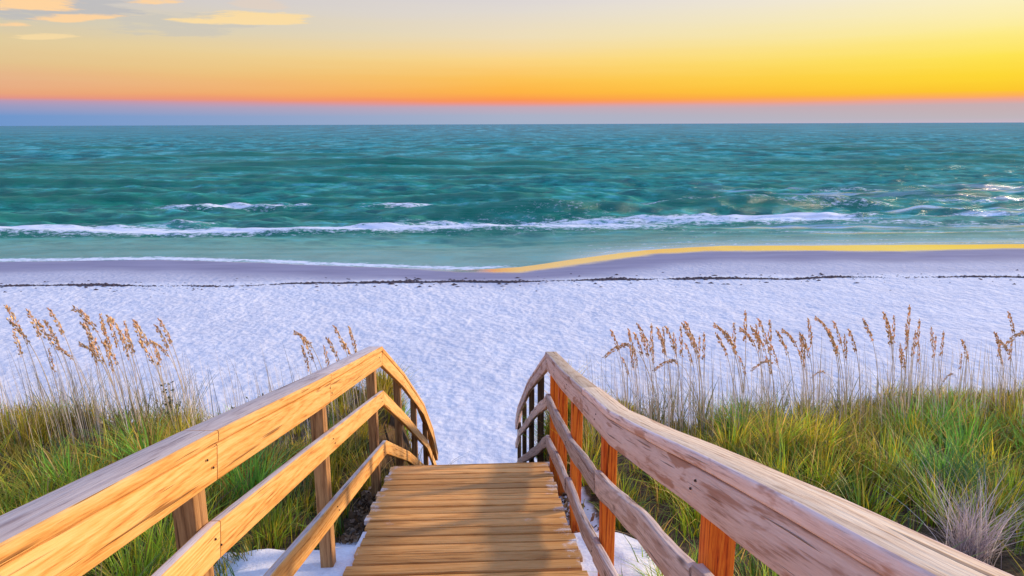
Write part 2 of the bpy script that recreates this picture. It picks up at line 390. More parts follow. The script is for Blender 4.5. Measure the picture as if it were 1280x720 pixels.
# ------------------------------------------------------------------ world
def build_world():
    w = bpy.data.worlds.new('World'); S.world = w; w.use_nodes = True
    k = N.__new__(N); k.t = w.node_tree; k.t.nodes.clear()
    out = k.t.nodes.new('ShaderNodeOutputWorld')
    d = k.n('ShaderNodeTexCoord').outputs['Generated']
    sp = k.n('ShaderNodeSeparateXYZ', inp={0: d})
    el = k.math('MULTIPLY', k.math('ARCSINE', sp.outputs[2]), 180/math.pi)
    az = k.math('MULTIPLY', k.math('ARCTAN2', sp.outputs[0], sp.outputs[1]), 180/math.pi)
    # very slight unevenness of the bands
    bn = k.noise(k.mapping(d, (2.5, 2.5, 60)), 1, 3, .6)
    elp = k.math('MAXIMUM', k.math('ADD', el, k.math('MULTIPLY', k.math('SUBTRACT', bn, .5), k.math('MINIMUM', k.math('MULTIPLY', k.math('MAXIMUM', el, 0.), .25), .9))), 0.)
    t = k.math('SQRT', k.math('DIVIDE', elp, 90.))
    def T(e): return math.sqrt(max(e, 0)/90)
    def rp(tab):
        tab = [(T(azel(640, y)[1]) if y is not None else T(e), c) for (y, e, c) in tab]
        tab.sort(key=lambda a: a[0])
        return k.ramp(t, tab)
    up = [(None, 17, (.54, .56, .72, 1)), (None, 28, (.45, .56, .92, 1)), (None, 50, (.34, .52, 1.12, 1)), (None, 90, (.27, .48, 1.22, 1))]
    L = lin
    left = rp([(155, 0, L(108, 150, 205)), (145, 0, L(108, 150, 205)), (136, 0, L(150, 155, 195)), (129, 0, L(180, 155, 185)), (126, 0, L(224, 150, 140)), (120, 0, L(232, 165, 128)),
               (108, 0, L(230, 178, 140)), (90, 0, L(226, 194, 145)), (65, 0, L(224, 203, 158)), (40, 0, L(206, 199, 180)), (15, 0, L(204, 198, 195)), (-20, 0, L(200, 196, 205))]+up)
    mid = rp([(155, 0, L(165, 180, 205)), (145, 0, L(170, 178, 200)), (134, 0, L(196, 170, 185)), (129, 0, L(238, 150, 135)), (125, 0, L(253, 150, 80)), (116, 0, L(254, 180, 70)),
              (100, 0, L(253, 195, 88)), (75, 0, L(251, 214, 135)), (45, 0, L(238, 221, 185)), (15, 0, L(226, 218, 208)), (-20, 0, L(215, 210, 218))]+up)
    right = rp([(155, 0, L(205, 185, 205)), (150, 0, L(192, 182, 188)), (137, 0, L(200, 175, 178)), (132, 0, L(235, 165, 150)), (128, 0, L(254, 175, 90)), (122, 0, L(253, 200, 48)),
                (105, 0, L(254, 216, 55)), (85, 0, L(254, 228, 85)), (60, 0, L(254, 236, 140)), (30, 0, L(252, 240, 190)), (0, 0, L(250, 240, 222)), (-40, 0, L(240, 228, 228))]+up)
    aL = azel(-60, 100)[0]; aM = azel(640, 100)[0]; aR = azel(1240, 100)[0]
    f1 = k.n('ShaderNodeMapRange', interpolation_type='LINEAR', inp={0: az, 1: aL, 2: aM}).outputs[0]
    f2 = k.n('ShaderNodeMapRange', interpolation_type='LINEAR', inp={0: az, 1: aM, 2: aR}).outputs[0]
    c = k.mix(f1, left, mid); c = k.mix(f2, c, right)
    # behind the viewer the sunset colours fade to a cool pink-blue
    back = k.n('ShaderNodeMapRange', inp={0: sp.outputs[1], 1: .25, 2: -.5}).outputs[0]
    anti = k.ramp(t, [(0, (.34, .38, .58, 1)), (T(6), (.55, .48, .62, 1)), (T(14), (.62, .55, .66, 1)), (T(28), (.45, .56, .90, 1)), (T(90), (.27, .48, 1.22, 1))])
    side = k.n('ShaderNodeMapRange', inp={0: sp.outputs[0], 1: .9, 2: .2}).outputs[0]
    c = k.mix(k.math('MULTIPLY', back, side), c, anti)
    # low lit clouds, upper left
    def cloud(c, px0, py0, px1, py1, hh, col, amt, seed):
        a0, e0 = azel(px0, py0); a1, e1 = azel(px1, py1)
        ca, ce = (a0+a1)/2, (e0+e1)/2; hw = abs(a1-a0)/2; sl = (e1-e0)/(a1-a0)
        he = hh/F_PX*180/math.pi
        da = k.math('DIVIDE', k.math('SUBTRACT', az, ca), hw)
        lift = k.math('MULTIPLY', k.math('SUBTRACT', az, ca), sl)
        de = k.math('SUBTRACT', k.math('SUBTRACT', el, ce), lift)
        dn = k.math('MAXIMUM', k.math('MULTIPLY', de, 1/he), k.math('MULTIPLY', de, -1.9/he))
        nz = k.noise(k.mapping(d, (10, 10, 95), (seed, 0, 0)), 1, 7, .66)
        q = k.math('ADD', k.math('MULTIPLY', da, da), k.math('MULTIPLY', dn, dn))
        q = k.math('ADD', q, k.math('MULTIPLY', k.math('SUBTRACT', nz, .5), 6.))
        return k.mix(k.ramp(q, [(.10, amt), (1.25, 0.)], 'EASE'), c, col)
    pe = lin(255, 212, 160); ye = lin(250, 220, 165); gr = lin(186, 186, 190)
    c = cloud(c, -60, 18, 190, 16, 16, gr, .75, 3)
    c = cloud(c, 130, 40, 330, 30, 18, lin(196, 194, 190), .5, 5)
    c = cloud(c, -50, 6, 122, 9, 9, pe, 1, 1)
    c = cloud(c, -30, 33, 170, 18, 6, pe, .95, 2)
    c = cloud(c, 12, 47, 102, 46, 4.5, ye, .8, 6)
    c = cloud(c, 155, 2, 232, 3, 5, pe, .95, 7)
    c = cloud(c, 218, 26, 394, 25, 11, ye, 1, 8)
    c = cloud(c, 290, 6, 366, 8, 8, lin(228, 208, 190), .6, 9)
    sky = k.n('ShaderNodeTexSky', sky_type='NISHITA', sun_disc=False, sun_elevation=SUN_EL, sun_rotation=SUN_AZ)
    b1 = k.n('ShaderNodeBackground', inp={0: sky.outputs[0], 1: .05})
    lift = k.ramp(t, [(T(11), 0.), (T(30), 1.)])
    b1m = k.n('ShaderNodeBackground', inp={0: k.mix(lift, (0, 0, 0, 1), sky.outputs[0]), 1: .05})
    b2 = k.n('ShaderNodeBackground', inp={0: c, 1: 1.0})
    ad = k.n('ShaderNodeAddShader', inp={0: b1m.outputs[0], 1: b2.outputs[0]})
    k.t.nodes.remove(b1)
    k.t.links.new(ad.outputs[0], out.inputs[0])
build_world()

sun = bpy.data.lights.new('sun', 'SUN'); sun.energy = 4.6; sun.angle = math.radians(4.0); sun.color = (1, .78, .52)
so = bpy.data.objects.new('sun', sun); C.objects.link(so)
from mathutils import Vector, Matrix
sd = Vector((math.sin(SUN_AZ)*math.cos(SUN_EL), math.cos(SUN_AZ)*math.cos(SUN_EL), math.sin(SUN_EL)))
so.rotation_euler = sd.to_track_quat('Z', 'Y').to_euler(); so.location = (20, 10, 20)

# ------------------------------------------------------------------ ground
def grass_mask(x, y):
    """1 where the dune is covered by grass"""
    lat = x-CX
    nz = fbm(x*1.3, y*1.3, 3, 12)-.5
    left = sstep(-1.10, -1.45, lat+nz*.7)
    leftf = sstep(-.86, -1.0, lat+nz*.1)
    L = left*(1-sstep(4.1, 4.5, y))+leftf*sstep(4.1, 4.5, y)
    R_ = sstep(1.0, 1.25, lat+nz*.5)*(1-sstep(4.4, 4.9, y))+sstep(.9, 1.05, lat+nz*.1)*sstep(4.4, 4.9, y)
    m = np.where(lat < 0, L, R_)
    edge = 8.5+1.5*(fbm(x*.8, 1.5, 2, 21)-.5)+np.where(np.abs(lat) < 2.3, 3.8*sstep(2.3, 1.7, np.abs(lat)), 0)
    return m*(1-sstep(edge-.3, edge+.3, y))

def build_ground():
    def axis(knots):
        out = []
        for (a, b, s) in knots: out.append(np.arange(a, b, s))
        return np.concatenate(out+[[knots[-1][1]]])
    g = lambda a, b, n: None
    xp = axis([(0, 2.4, .06), (2.4, 12, .12), (12, 30, .3), (30, 60, 1.5), (60, 200, 10), (200, 900, 100)])
    X = np.unique(np.round(np.r_[-xp, xp], 4))
    Y = axis([(-200, -20, 20), (-20, -2, 1), (-2, 9.5, .09), (9.5, 16, .12), (16, 34, .2), (34, 50, .16), (50, 80, 2)])
    XX, YY = np.meshgrid(X, Y); Z = ground_z(XX, YY)
    n, m = len(Y), len(X)
    idx = np.arange(n*m).reshape(n, m)
    F = np.stack([idx[:-1, :-1], idx[:-1, 1:], idx[1:, 1:], idx[1:, :-1]], -1).reshape(-1, 4)
    yn = y_near(XX); yf = y_far(XX)
    wn = .8*(fbm(XX*.35, 2, 3, 31)-.5)
    wet = sstep(35.0, 36.2, YY+wn)*.42+sstep(yn-5.5, yn-2.2, YY+wn)*.58
    wet = wet+sstep(yn-.25, yn+1.1, YY+.9*(fbm(XX*.9, YY*3, 3, 33)-.5)*sstep(yn+1.5, yn, YY))
    gm = grass_mask(XX, YY)
    litter = gm*.85
    lat = XX-CX
    litter = np.maximum(litter, .8*sstep(4.5, 4.8, YY)*sstep(6.6, 6.2, YY)*sstep(-.60, -.68, lat)*(lat > -1.2))
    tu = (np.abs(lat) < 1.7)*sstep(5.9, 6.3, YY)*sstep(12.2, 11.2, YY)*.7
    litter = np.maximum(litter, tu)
    o = mesh_np('beach_sand', np.stack([XX, YY, Z], -1).reshape(-1, 3), [F], M['sand'], None, True,
                {'wet': wet.ravel(), 'litter': litter.ravel()})
    tag(o, kind='structure', label='white trampled beach sand running from the dune to the wet edge of the sea')
build_ground()

# ------------------------------------------------------------------ sea
def build_sea():
    nr, nc = 980, 560
    r = 35*(30000/35)**(np.linspace(0, 1, nr)**1.35)
    th = np.radians(np.linspace(-64, 64, nc))
    Rr, TT = np.meshgrid(r, np.tan(th)*1.0, indexing='ij')
    Y = Rr; X = Rr*TT
    dy = np.gradient(r)[:, None]*np.ones_like(Y); dx = np.gradient(X, axis=1)
    rg = np.random.default_rng(5)
    Z = np.zeros_like(X)
    yf = y_far(X)
    WP = [1.3*(fbm(X*.03, Y*.05, 2, i)-.5) for i in range(5)]
    VN = [vnoise(X/(1.6**(j+1))/6, Y/(1.6**(j+1))/3, 40+j) for j in range(6)]
    for i in range(90):
        lam = 1.3*(16/1.3)**rg.random()
        ang = rg.normal(0, .42 if lam < 5 else .2)
        kx, ky = math.sin(ang)*2*math.pi/lam, math.cos(ang)*2*math.pi/lam
        a = .0095*lam**.85*rg.uniform(.5, 1.2)
        att = np.clip(1.6-3.2*dy/lam, 0, 1)*np.clip(1.8-3.2*np.abs(dx)*abs(math.sin(ang))/lam, 0, 1)
        warp = WP[i % 5]
        ph = X*kx+Y*ky+rg.random()*6.28+warp*3
        s = .5+.5*np.sin(ph)
        Z += a*att*(2*s**1.6-1)*(.35+1.3*VN[min(5, max(0, int(round(math.log(lam)/math.log(1.6)))-1))])
    Z *= sstep(-1, 26, Y-yf)*.95+.05
    # ground swell lines seen as dark green ridges near the shore
    foam = np.zeros_like(X); face = np.zeros_like(X)
    def ridge(yc, h, wd, x0, x1, fo=0., fseed=0, skew=.6):
        nonlocal Z, foam, face
        c = yc+1.6*(fbm(X*.05, 0, 3, fseed)-.5)*2
        env = sstep(x0-4, x0+5, X)*sstep(x1+4, x1-5, X)*(.35+.9*fbm(X*.09, .3, 3, fseed+7))
        d = Y-c
        Z += h*env*np.where(d < 0, np.exp(-(d/(wd*.55))**2), np.exp(-(d/(wd*1.5))**2))
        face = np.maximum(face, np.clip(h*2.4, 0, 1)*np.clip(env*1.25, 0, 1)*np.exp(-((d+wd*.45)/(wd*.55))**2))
        if fo:
            foam = np.maximum(foam, fo*env*1.3*np.exp(-((d-wd*.9)/(wd*1.25))**2))
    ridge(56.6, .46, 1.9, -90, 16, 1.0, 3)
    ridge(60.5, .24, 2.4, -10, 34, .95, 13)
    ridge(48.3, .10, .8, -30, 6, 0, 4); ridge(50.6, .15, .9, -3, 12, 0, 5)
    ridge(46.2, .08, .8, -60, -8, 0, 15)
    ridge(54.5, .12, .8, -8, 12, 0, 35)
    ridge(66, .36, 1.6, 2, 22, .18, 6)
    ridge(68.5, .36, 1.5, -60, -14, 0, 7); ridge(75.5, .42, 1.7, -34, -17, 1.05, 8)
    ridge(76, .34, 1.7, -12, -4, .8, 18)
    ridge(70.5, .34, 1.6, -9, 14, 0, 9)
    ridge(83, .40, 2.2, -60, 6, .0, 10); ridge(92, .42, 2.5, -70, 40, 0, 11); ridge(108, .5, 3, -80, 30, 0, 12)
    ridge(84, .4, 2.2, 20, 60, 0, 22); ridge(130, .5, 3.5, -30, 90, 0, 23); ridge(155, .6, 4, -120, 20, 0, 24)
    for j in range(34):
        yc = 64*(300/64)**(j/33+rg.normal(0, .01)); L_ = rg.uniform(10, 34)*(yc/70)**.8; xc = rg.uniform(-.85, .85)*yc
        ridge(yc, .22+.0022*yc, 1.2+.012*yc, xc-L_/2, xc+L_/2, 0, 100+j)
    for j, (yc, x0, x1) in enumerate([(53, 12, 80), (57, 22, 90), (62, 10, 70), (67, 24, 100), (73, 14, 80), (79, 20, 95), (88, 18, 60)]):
        ridge(yc, .16, 1.0, x0, x1, .42, 50+j)  # foam colour stands in for cream sky reflections on these ridges
    # lace of foam behind the breaker and small caps
    lace = sstep(.52, .75, fbm(X*.10, Y*.35, 4, 60))*sstep(52, 56, Y)*sstep(74, 62, Y)*.6
    streak = sstep(.47, .62, fbm(X*.05, Y*.75, 4, 63))*sstep(12, 24, X-(Y-55)*.25)*sstep(49, 52, Y)*sstep(112, 80, Y)*.62
    shore = .95*sstep(1, 8, X)*np.exp(-np.maximum(Y-yf, 0)/3.0)*(.45+.75*fbm(X*.08, Y*1.4, 3, 68))
    slick = np.maximum(streak*1.5*sstep(.35, .6, fbm(X*.12, Y*1.1, 3, 66)), shore)
    foam = np.maximum(foam, lace)
    foam = np.maximum(foam, 1.0*np.exp(-((Y-yf-.5)/.6)**2)*(.62+.5*fbm(X*.4, 3, 2, 70))*sstep(4, -1, X))
    for off_, am in ((.7, .42), (2.3, .36), (4.2, .30)):
        foam = np.maximum(foam, am*np.exp(-((Y-yf-off_-.7*(fbm(X*.12, off_, 3, 71)-.5))/.22)**2)*sstep(2, 8, X))
    # flattening near the shore
    Z = Z*sstep(.3, 9, Y-yf)
    Z[Rr > 6000] = 0
    idx = np.arange(nr*nc).reshape(nr, nc)
    F = np.stack([idx[:-1, :-1], idx[:-1, 1:], idx[1:, 1:], idx[1:, :-1]], -1).reshape(-1, 4)
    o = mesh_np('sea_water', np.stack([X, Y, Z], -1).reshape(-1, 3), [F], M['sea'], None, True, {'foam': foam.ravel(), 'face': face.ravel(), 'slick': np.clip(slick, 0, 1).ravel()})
    tag(o, kind='structure', label='teal green sea with small breaking waves reaching the horizon')
build_sea()

# ------------------------------------------------------------------ seaweed wrack line
def build_wrack():
    V = []; Fq = []; n = 0
    for i in range(7500):
        x = rng.uniform(-34, 36)
        dens = fbm(x*.35, 5, 3, 80)+.35*(fbm(x*.06, 2, 2, 81)-.5)+(.06 if x > 0 else -.02)
        stray = rng.random() < .05
        if dens < rng.uniform(.24, .54) and not stray: continue
        y = np.interp(x, [-24, -12, 1.3, 14, 27], [35.2, 34.6, 34.9, 34.9, 34.4])+.9*(fbm(x*.3, 0, 3, 83)-.5)+rng.normal(0, .09)
        if stray: y += rng.normal(0, .9)
        z = float(ground_z(x, y))
        s = rng.uniform(.03, .09)*(.4+2.6*max(0, dens-.36)); a = rng.uniform(0, 3.14)
        k = 6; ring = []
        for j in range(k):
            t = j/k*6.28
            ring.append((x+math.cos(t)*s*rng.uniform(1.0, 2.2), y+math.sin(t)*s*rng.uniform(.5, 1.1), z+rng.uniform(-.01, .015)))
        V += ring+[(x, y, z+s*rng.uniform(.5, 1.0))]
        for j in range(k): Fq.append((n+j, n+(j+1) % k, n+k))
        n += k+1
    k_ = N('dark_seaweed'); pos = k_.n('ShaderNodeNewGeometry').outputs['Position']
    c = k_.ramp(k_.noise(pos, 9, 3), [(.35, (.045, .03, .035, 1)), (.7, (.17, .11, .10, 1))])
    bs = k_.n('ShaderNodeBsdfPrincipled', inp={'Base Color': c, 'Roughness': .8}); k_.t.links.new(bs.outputs[0], k_.out.inputs[0])
    o = mesh_np('seaweed_wrack', V, [np.array(Fq)], k_.m)
    tag(o, 'thin dark line of dried seaweed lying across the white beach', 'seaweed', kind='stuff')
build_wrack()

# ------------------------------------------------------------------ timber
def P(x, pts, dz=0.): return [(x, y, EYE+z+dz) for y, z in pts]
def cut(pts, y0, y1):
    """part of a polyline between two y values"""
    ys = [p[0] for p in pts]; zs = [p[1] for p in pts]
    out = [(y0, float(np.interp(y0, ys, zs)))]+[p for p in pts if y0+1e-4 < p[0] < y1-1e-4]+[(y1, float(np.interp(y1, ys, zs)))]
    return out

def nails(pts, x, sgn, fin):
    """every nail head a small domed disc of its own, sharing one mesh"""
    k = 8; r = .0045; V = []; Q = []; T_ = []
    for j in range(k): V.append((0, math.cos(j/k*6.28)*r, math.sin(j/k*6.28)*r))
    for j in range(k): V.append((-sgn*.004, math.cos(j/k*6.28)*r*.7, math.sin(j/k*6.28)*r*.7))
    V.append((-sgn*.0045, 0, 0))
    for j in range(k):
        Q.append((j, (j+1) % k, k+(j+1) % k, k+j)); T_.append((k+j, k+(j+1) % k, 2*k))
    first = mesh_np('nail_head', V, [np.array(Q), np.array(T_)], M['nail'])
    for i, (y, z) in enumerate(pts):
        o = first if i == 0 else first.copy()
        if i: C.objects.link(o)
        o.location = (x, y, z); fin(o)

def railing(sgn, label, top, mid, bot, stop, smid, sbot, joints, posts, sposts, mats, wob):
    root = empty('wooden_railing', (CX+sgn*(HW+.08), 3.0, float(ground_z(CX+sgn*.85, 3.0))))
    tag(root, label, 'railing')
    o0 = Vector(root.location)
    def fin(o):
        o.parent = root; o.matrix_parent_inverse = Matrix.Translation(-o0); return o
    face, topm, railm, postm = mats
    xin = CX+sgn*HW
    top = [(y, z+.014) for y, z in top]
    capw = .122 if sgn < 0 else .108; capc = xin+sgn*(capw/2-.006)
    js = joints['top']
    for a, b in zip(js[:-1], js[1:]):
        g = .003
        s = Sweep().add(P(capc, cut(top, a+g, b-g)), capw, .04, align='top', c=.008, wob=wob*.25, seg=3, bend=wob*.05)
        fin(s.build('handrail_cap', [face, topm]))
        s = Sweep().add(P(xin+sgn*.021, cut(top, a+g, b-g), -.048), .036, .118, align='top', c=.005, wob=wob*.35, bend=wob*.04)
        fin(s.build('top_rail', [face, face]))
    for nm, pth, key, hh in (('middle_rail', mid, 'mid', .122), ('bottom_rail', bot, 'bot', .118)):
        js = joints[key]
        for a, b in zip(js[:-1], js[1:]):
            s = Sweep().add(P(xin+sgn*.02, cut(pth, a+.003, b-.003)), .038, hh, align='top', c=.010 if wob else .006, wob=wob, bend=wob*.14, seg=3)
            fin(s.build(nm, [railm, topm if not wob else railm]))
    # flight of stairs
    y0, y1 = stop[0][0], stop[-1][0]
    s = Sweep().add(P(capc, cut(stop, y0+.012, y1)), capw, .04, align='top', c=.008, wob=wob*.25, seg=3)
    fin(s.build('handrail_cap', [face, topm]))
    s = Sweep().add(P(xin+sgn*.02, cut(stop, y0+.012, y1), -.043), .038, .11, align='top', c=.005, wob=wob*.3)
    fin(s.build('top_rail', [face, face]))
    for nm, pth in (('middle_rail', smid), ('bottom_rail', sbot)):
        s = Sweep().add(P(xin+sgn*.02, cut(pth, pth[0][0]+.012, pth[-1][0])), .038, .115, align='top', c=.008, wob=wob, bend=wob*.2, seg=3)
        fin(s.build(nm, [railm, topm if not wob else railm]))
    nl = []
    for y, pth in [(y, top) for y in posts]+[(y, stop) for y in sposts]:
        zt = float(np.interp(y, [p[0] for p in pth], [p[1] for p in pth]))+EYE-.055
        xg = xin+sgn*(.0405+.037)
        zb = float(ground_z(xg, y))-.25
        w = .073
        s = Sweep().add([(xg, y, zb), (xg, y, zt)], w, .095, side=(1, 0, 0), align='c', c=.006, wob=.02, step=.2)
        po = fin(s.build('post', postm if pth is top or sgn < 0 else [M['dark_wood'], M['dark_wood']]))  # right stair posts: shade put in as a darker wood colour
        zz = float(np.interp(y, [p[0] for p in pth], [p[1] for p in pth]))+EYE
        nl += [(y-.02, zz-.075), (y+.02, zz-.12)]
        if pth is top:
            for q in (mid, bot):
                z2 = float(np.interp(y, [p[0] for p in q], [p[1] for p in q]))+EYE
                nl += [(y-.02, z2-.04), (y+.02, z2-.085)]
    nails([q for q in nl if .8 < q[0] < 7.5], xin-sgn*.0005, sgn, fin)
    return root

Ltop = [(-1.7, -.09), (0, -.475), (1.19, -.742), (2.17, -.967), (3.62, -1.318), (5.85, -1.838)]
Lmid = [(-1.7, -.34), (1.73, -1.175), (2.12, -1.25), (3.21, -1.53), (5.85, -2.22)]
Lbot = [(-1.7, -.72), (2.61, -1.77), (3.42, -2.0), (5.9, -2.70)]
Lst = [(5.85, -1.83), (7.32, -2.58), (9.53, -3.82), (11.0, -4.85), (11.95, -5.72)]
Lsm = [(5.85, -2.22), (7.53, -3.16), (9.97, -4.58), (11.9, -6.0)]
Lsb = [(5.9, -2.70), (7.6, -3.62), (10.0, -5.05), (11.9, -6.4)]
railing(-1, 'golden pine railing with flat grey cap on the left side of the boardwalk', Ltop, Lmid, Lbot, Lst, Lsm, Lsb,
        {'top': [-1.7, 2.2, 3.87, 5.85], 'mid': [-1.7, 2.16, 5.85], 'bot': [-1.7, 5.9]},
        [-1.5, .42, 2.12, 3.85, 5.68], [7.3, 8.85, 10.4, 11.88], (M['pine'], M['grey_top'], M['pine'], [M['post_brown'], M['post_brown']]), 0.)
Rtop = [(-1.7, .17), (0, -.33), (.84, -.59), (1.17, -.69), (1.86, -.91), (3.14, -1.32), (5.23, -1.84), (6.5, -2.12)]
Rmid = [(-1.7, -.05), (.5, -.78), (1.79, -1.215), (2.49, -1.44), (3.34, -1.75), (4.71, -2.17), (6.45, -2.50)]
Rbot = [(-1.7, -.50), (1.6, -1.60), (2.94, -2.05), (3.41, -2.18), (4.03, -2.36), (4.77, -2.51), (6.5, -2.95)]
Rst = [(6.5, -2.12), (9.2, -3.38), (12.2, -4.98), (13.3, -5.75)]
Rsm = [(6.45, -2.50), (9.2, -3.9), (12.2, -5.45), (13.3, -6.2)]
Rsb = [(6.5, -2.95), (9.2, -4.42), (12.2, -6.0), (13.3, -6.7)]
railing(1, 'weathered pinkish railing with warped rails and red stained posts, right of the boardwalk', Rtop, Rmid, Rbot, Rst, Rsm, Rsb,
        {'top': [-1.7, 4.0, 6.5], 'mid': [-1.7, 1.80, 3.5, 6.45], 'bot': [-1.7, 1.8, 3.5, 4.8, 6.5]},
        [-1.4, .1, 1.80, 3.5, 4.8, 5.7, 6.42], [8.0, 9.6, 11.4, 13.2], (M['pink_face'], M['cream_top'], M['driftwood'], [M['redwood'], M['redwood']]), .10)

def build_deck():
    root = empty('boardwalk_deck', (CX, 3.0, float(ground_z(CX, 3.0)))); o0 = Vector(root.location)
    tag(root, 'sloping boardwalk deck of orange brown planks partly covered by drifted sand', 'boardwalk')
    def fin(o): o.parent = root; o.matrix_parent_inverse = Matrix.Translation(-o0); return o
    def boards(y0, y1, pitch, wl, wr, dz, name):
        s = Sweep(); y = y0
        while y < y1-.02:
            w = pitch*random.uniform(.93, 1.04); w = min(w, y1-y)
            xl = CX-wl+random.uniform(-.015, .015); xr = CX+wr+random.uniform(-.015, .015)
            z = deck_z(y+w/2)+dz+random.uniform(-.004, .004)
            ti = random.uniform(-.01, .01)
            s.add([(xl, y+w/2+ti, z), (xr, y+w/2-ti, z+random.uniform(-.004, .004))], w-.020, .036, side=(0, 1, -.2), align='top', c=.005, step=.4)
            y += w
        return fin(s.build(name, M['deck']))
    boards(-1.8, 4.56, .150, .66, .70, .035, 'deck_boards')
    boards(4.60, 6.06, .146, .71, .71, 0, 'deck_boards')
    for x in (-.6, 0, .6):
        s = Sweep().add([(CX+x, -1.8, deck_z(-1.8)-.045), (CX+x, 6.0, deck_z(6.0)-.045)], .04, .14, align='top', step=1)
        fin(s.build('joist', M['dark_wood']))
build_deck()

def build_stairs():
    root = empty('beach_stairs', (CX, 9.5, float(ground_z(CX, 9.5)))); o0 = Vector(root.location)
    tag(root, 'wooden stairs dropping from the far end of the boardwalk to the beach', 'stairs')
    def fin(o): o.parent = root; o.matrix_parent_inverse = Matrix.Translation(-o0); return o
    y = 6.22
    while y < 13.0:
        s = Sweep().add([(CX-.68, y, stair_z(y)-.06), (CX+.68, y, stair_z(y)-.06)], .27, .04, side=(0, 1, 0), align='top', c=.005, step=.5)
        fin(s.build('tread', M['dark_wood'])); y += .30
    for x in (-.66, .66):
        s = Sweep().add([(CX+x, 6.1, stair_z(6.1)-.11), (CX+x, 13.0, stair_z(13.0)-.11)], .05, .22, align='top', step=1)
        fin(s.build('stringer', M['dark_wood']))
build_stairs()

def build_drifts():
    # thin sand drifts lying against the rails and over the plank ends
    def drift(x0, x1, y0, y1, hmax, label, edge):
        nx, ny = 60, 90
        X, Y = np.meshgrid(np.linspace(x0, x1, nx), np.linspace(y0, y1, ny))
        t = (X-x0)/(x1-x0) if edge == 'r' else (x1-X)/(x1-x0)
        q = (Y-y0)/(y1-y0)
        prof = sstep(.10, 1., t+.55*(fbm(X*2.5, Y*2.5, 4, 90)-.5))*sstep(0, .15, q)*sstep(1, .86, q)
        H = hmax*prof-.022+.012*(fbm(X*9, Y*9, 3, 91)-.5)
        Z = deck_z(Y)+.035+H-np.where(q > .97, .03, 0)
        G = ground_z(X, Y)
        so_ = (1-t)*(x1-x0); se = np.minimum(q, 1-q)*(y1-y0)
        wv = .25*(fbm(X*3, Y*3, 3, 95)-.5)
        fade = sstep(.0, .42, so_+wv)*sstep(0, .5, se+wv)
        Z = np.where(np.abs(X-CX) > .70, G-.03+(Z-G+.03)*fade, Z)
        idx = np.arange(nx*ny).reshape(ny, nx)
        F = np.stack([idx[:-1, :-1], idx[:-1, 1:], idx[1:, 1:], idx[1:, :-1]], -1).reshape(-1, 4)
        o = mesh_np('sand_drift', np.stack([X, Y, Z], -1).reshape(-1, 3), [F], M['sand'], None, True,
                    {'wet': np.zeros(nx*ny), 'litter': np.zeros(nx*ny)})
        tag(o, label, 'sand', kind='stuff')
    drift(CX+.50, CX+1.35, .6, 4.62, .075, 'white sand drifted over the right plank ends of the boardwalk', 'r')
    drift(CX-1.7, CX-.50, .6, 4.50, .06, 'white sand banked against the left plank ends beside the near post', 'l')
build_drifts()

# ------------------------------------------------------------------ blades
def blades(name, root, hgt, lean, laz, width, col, mat, segs=3, droop=.35, parent=None):
    n = len(root)
    tt = np.linspace(0, 1, segs+1)
    d = np.stack([np.cos(laz), np.sin(laz), np.zeros(n)], 1)
    # blade plane faces partly sideways
    fa = laz+rng.uniform(.6, 2.5, n)
    sdv = np.stack([np.cos(fa), np.sin(fa), np.zeros(n)], 1)
    V = np.zeros((n, 2*segs+1, 3), np.float32)
    for i, t in enumerate(tt):
        c = root+d*(lean*hgt*t**1.7)[:, None]
        c = c+np.array([0, 0, 1.])*(hgt*(t-droop*np.minimum(lean, 1.6)*t**2.4))[:, None]
        if i < segs:
            w = (width*(1-t)**.7*.5)[:, None]*sdv
            V[:, 2*i] = c-w; V[:, 2*i+1] = c+w
        else: V[:, 2*segs] = c
    b = (np.arange(n)*(2*segs+1))[:, None]
    Q = []
    for i in range(segs-1): Q.append(b+np.array([[2*i, 2*i+1, 2*i+3, 2*i+2]]))
    Q = np.concatenate(Q); Tn = b+np.array([[2*segs-2, 2*segs-1, 2*segs]])
    cc = np.repeat(col[:, None, :], 2*segs+1, 1).copy()
    o = mesh_np(name, V.reshape(-1, 3), [Q, Tn], mat, parent, False, cattrs={'col': cc.reshape(-1, 4)})
    return o

